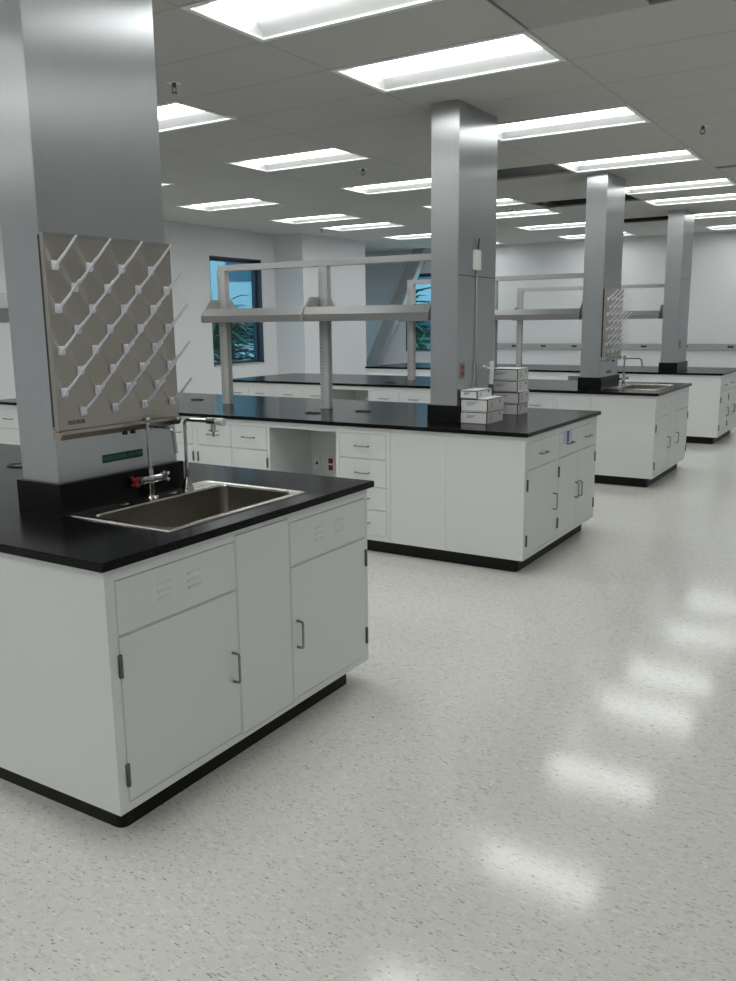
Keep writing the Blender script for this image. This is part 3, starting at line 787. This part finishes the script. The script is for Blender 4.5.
# ------------------------------------------------------------------ boxes
def make_box(w, d, h):
    root = thing('carton', 'x', 'box', group='white cartons on the bench')
    bm = bmesh.new(); bx(bm, 0, w, 0, d, 0, h-0.004, 0.0015); mesh('carton_body', bm, M_CARD, root)
    bm = bmesh.new(); bx(bm, 0.003, w-0.003, 0.003, d-0.003, h-0.004, h-0.0005); mesh('lid_flap', bm, M_CARD, root)
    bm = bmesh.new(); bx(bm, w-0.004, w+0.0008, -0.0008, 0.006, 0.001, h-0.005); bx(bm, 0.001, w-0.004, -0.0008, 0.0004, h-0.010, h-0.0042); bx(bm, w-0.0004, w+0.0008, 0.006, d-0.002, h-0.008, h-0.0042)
    bx(bm, 0.002, w, -0.0008, 0.0004, 0.0005, 0.003); mesh('edge_print_gap_shade', bm, M_DARK, root)  # printed corner, plus strips that paint the shade between stacked cartons
    bm = bmesh.new()
    for k in range(4): bx(bm, w, w+0.0007, d*0.22, d*0.22+0.018+0.006*(k % 2), h*(0.25+0.14*k), h*(0.25+0.14*k)+0.006)
    bx(bm, w, w+0.0007, d*0.72, d*0.72+0.03, h*0.55, h*0.8)
    for k in range(3): bx(bm, w*0.22, w*(0.45+0.08*k), -0.0006, 0.0, h*(0.45+0.1*k), h*(0.45+0.1*k)+0.004)
    mesh('print', bm, M_PRINT, root)
    return root
LA = ('bottom white carton of the shorter stack beside the second column', 'middle white carton of the shorter stack beside the second column', 'small top white carton of the shorter stack beside the second column')
z = CT
for k, (dx, dy, w, d, h) in enumerate(((0, 0, 0.192, 0.275, 0.083), (0.001, 0.004, 0.193, 0.275, 0.086), (0.0, -0.006, 0.122, 0.24, 0.056))):
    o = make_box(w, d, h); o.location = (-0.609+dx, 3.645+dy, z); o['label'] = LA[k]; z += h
LB = ('bottom white carton of the taller stack', 'second white carton from the bottom of the taller stack', 'third white carton from the bottom of the taller stack', 'top white carton of the taller stack')
z = CT
for k, (dx, dy) in enumerate(((0, 0), (0.006, 0.004), (-0.004, -0.003), (-0.006, 0.004))):
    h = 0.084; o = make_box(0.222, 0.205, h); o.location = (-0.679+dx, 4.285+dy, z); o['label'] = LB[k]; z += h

# ------------------------------------------------------------------ things on the back wall
rw = thing('wall_raceway', 'grey metal outlet raceway running along the back wall', 'raceway', (0, YB, 1.14))
bm = bmesh.new(); bx(bm, -5.0, 3.6, -0.035, 0, -0.052, 0.052, 0.004); mesh('channel', bm, M_RACEWAY, rw)
for x in (-4.27, -3.70, -3.12, -2.50, -1.895, -1.215, -0.5):
    bm = bmesh.new()
    for s in (-1, 1): cyl(bm, (x+s*0.03, -0.039, 0.006), (x+s*0.03, -0.035, 0.006), 0.019, n=14)
    bx(bm, x-0.016, x+0.016, -0.038, -0.035, -0.012, 0.018)
    mesh('outlet', bm, M_DARK, rw)
# steel brace leaning across the back wall beside the far window
br = thing('steel_brace', 'grey diagonal steel brace leaning beside the far window', 'brace', (0, 0, 0))
p0, p1 = Vector((-7.62, 13.36, 0.0)), Vector((-6.105, 13.36, H))
d = (p1-p0).normalized(); s = Vector((0,1,0)).cross(d).normalized()
bm = bmesh.new(); hw = 0.125
vs = []
for zz in (0.0, H):
    t = (zz-p0.z)/d.z; c = p0+d*t; kx = hw/abs(d.z)
    vs.append([bm.verts.new((c.x+a*kx, c.y+bq*0.10, zz)) for a, bq in ((-1,-1),(1,-1),(1,1),(-1,1))])
for k in range(4): bm.faces.new((vs[0][k], vs[0][(k+1) % 4], vs[1][(k+1) % 4], vs[1][k]))
bm.faces.new(vs[0]); bm.faces.new(vs[1])
bmesh.ops.bevel(bm, geom=[e for e in bm.edges if abs(e.verts[0].co.z-e.verts[1].co.z) > 1], offset=0.02, segments=3, affect='EDGES')
mesh('brace_tube', bm, M_BRACE, br)

# ------------------------------------------------------------------ outside the windows
struct(box_obj('ground', M_SOIL, None, -60, XN-0.2, -6, 70, -0.5, -0.3))
bd = thing('office_building', 'pale blue office building seen through the window', 'building', (-24, 34, -0.3), math.radians(40))
box_obj('facade', M_FACADE, bd, -16, 16, 0, 8, 0, 9)
for fl in range(3):
    for k in range(8):
        box_obj('facade_window', M_FGLASS, bd, -15.5+k*3.95, -12.9+k*3.95, -0.05, 0.0, 1.0+fl*3, 2.6+fl*3)
def make_shrub(seed, h, n, m):
    rnd = random.Random(seed); root = thing('shrub', 'x', 'shrub', group='shrubs outside the windows')
    bm = bmesh.new()
    for _ in range(n):
        a = rnd.uniform(0, 2*PI); L = h*rnd.uniform(0.35, 0.62); w = L*0.045+0.006
        b0 = Vector((rnd.gauss(0, 0.28), rnd.gauss(0, 0.28), rnd.uniform(0.05, 0.72)*h))
        dr = Vector((math.cos(a), math.sin(a), 0)); sd = Vector((-math.sin(a), math.cos(a), 0)); e = rnd.uniform(0.2, 1.3)
        prev = None
        for k in range(5):
            t = k/4; p = b0+dr*(L*math.cos(e)*t*(1+0.3*t))+Vector((0,0,L*(math.sin(e)*t-0.55*t*t)))
            ww = w*(0.5+1.4*t)*(1-t)**0.6+0.001
            cur = (bm.verts.new(p-sd*ww), bm.verts.new(p+Vector((0,0,-ww*0.4))), bm.verts.new(p+sd*ww))
            if prev:
                bm.faces.new((prev[0], prev[1], cur[1], cur[0])); bm.faces.new((prev[1], prev[2], cur[2], cur[1]))
            prev = cur
    mesh('foliage', bm, m, root)
    bm = bmesh.new()
    for _ in range(5):
        tube(bm, [(rnd.gauss(0,0.08), rnd.gauss(0,0.08), 0), (rnd.gauss(0,0.2), rnd.gauss(0,0.2), h*0.7)], 0.018, 6)
    mesh('stem', bm, M_STEM, root)
    return root
for k, (x, y, h, n, m, lab) in enumerate((
        (-10.2, 10.7, 1.75, 420, M_LEAF2, 'leafy green shrub close outside the nearer window'),
        (-12.0, 13.0, 2.1, 460, M_LEAF, 'dark green shrub a little way outside the nearer window'),
        (-14.3, 16.6, 2.9, 460, M_LEAF, 'tall dark shrub behind the others outside the nearer window'),
        (-7.7, 15.6, 1.9, 420, M_LEAF2, 'leafy green shrub low outside the farther window'),
        (-9.6, 18.2, 3.2, 460, M_LEAF, 'tall dark shrub outside the farther window'))):
    o = make_shrub(k+3, h, n, m); o.location = (x, y, -0.3); o['label'] = lab

# ------------------------------------------------------------------ sky, camera, view
wd = bpy.data.worlds.new('sky'); SC.world = wd; wd.use_nodes = True
bg = wd.node_tree.nodes['Background']; bg.inputs[0].default_value = (0.56, 0.72, 0.90, 1); bg.inputs[1].default_value = 3.3

f_px, yaw, pitch, roll, cx, cy, cz = 855.4395, 0.555, 0.1929, -0.011, 1.9047, -1.6136, 1.5852
CAM = (f_px, yaw, pitch, roll, cx, cy, cz)
sy, cyw, sp, cp_ = math.sin(yaw), math.cos(yaw), math.sin(pitch), math.cos(pitch)
fwd = Vector((-sy*cp_, cyw*cp_, -sp)); right = Vector((cyw, sy, 0)); up = right.cross(fwd)
c, s = math.cos(roll), math.sin(roll)
r2 = c*right+s*up; u2 = -s*right+c*up
cam = bpy.data.cameras.new('camera'); co = bpy.data.objects.new('camera', cam); COL.objects.link(co)
co.matrix_world = Matrix(((r2.x, u2.x, -fwd.x, cx), (r2.y, u2.y, -fwd.y, cy), (r2.z, u2.z, -fwd.z, cz), (0,0,0,1)))
cam.sensor_fit = 'HORIZONTAL'; cam.sensor_width = 36.0; cam.lens = f_px*36.0/736.0
cam.clip_start = 0.05; cam.clip_end = 200
SC.camera = co
SC.view_settings.view_transform = 'Standard'; SC.view_settings.look = 'None'
SC.view_settings.exposure = 0.0; SC.view_settings.gamma = 1.0; SC.view_settings.use_curve_mapping = False
SC.cycles.max_bounces = 10; SC.cycles.diffuse_bounces = 6; SC.cycles.use_denoising = True
SC.cycles.sample_clamp_indirect = 8.0; SC.cycles.caustics_reflective = False
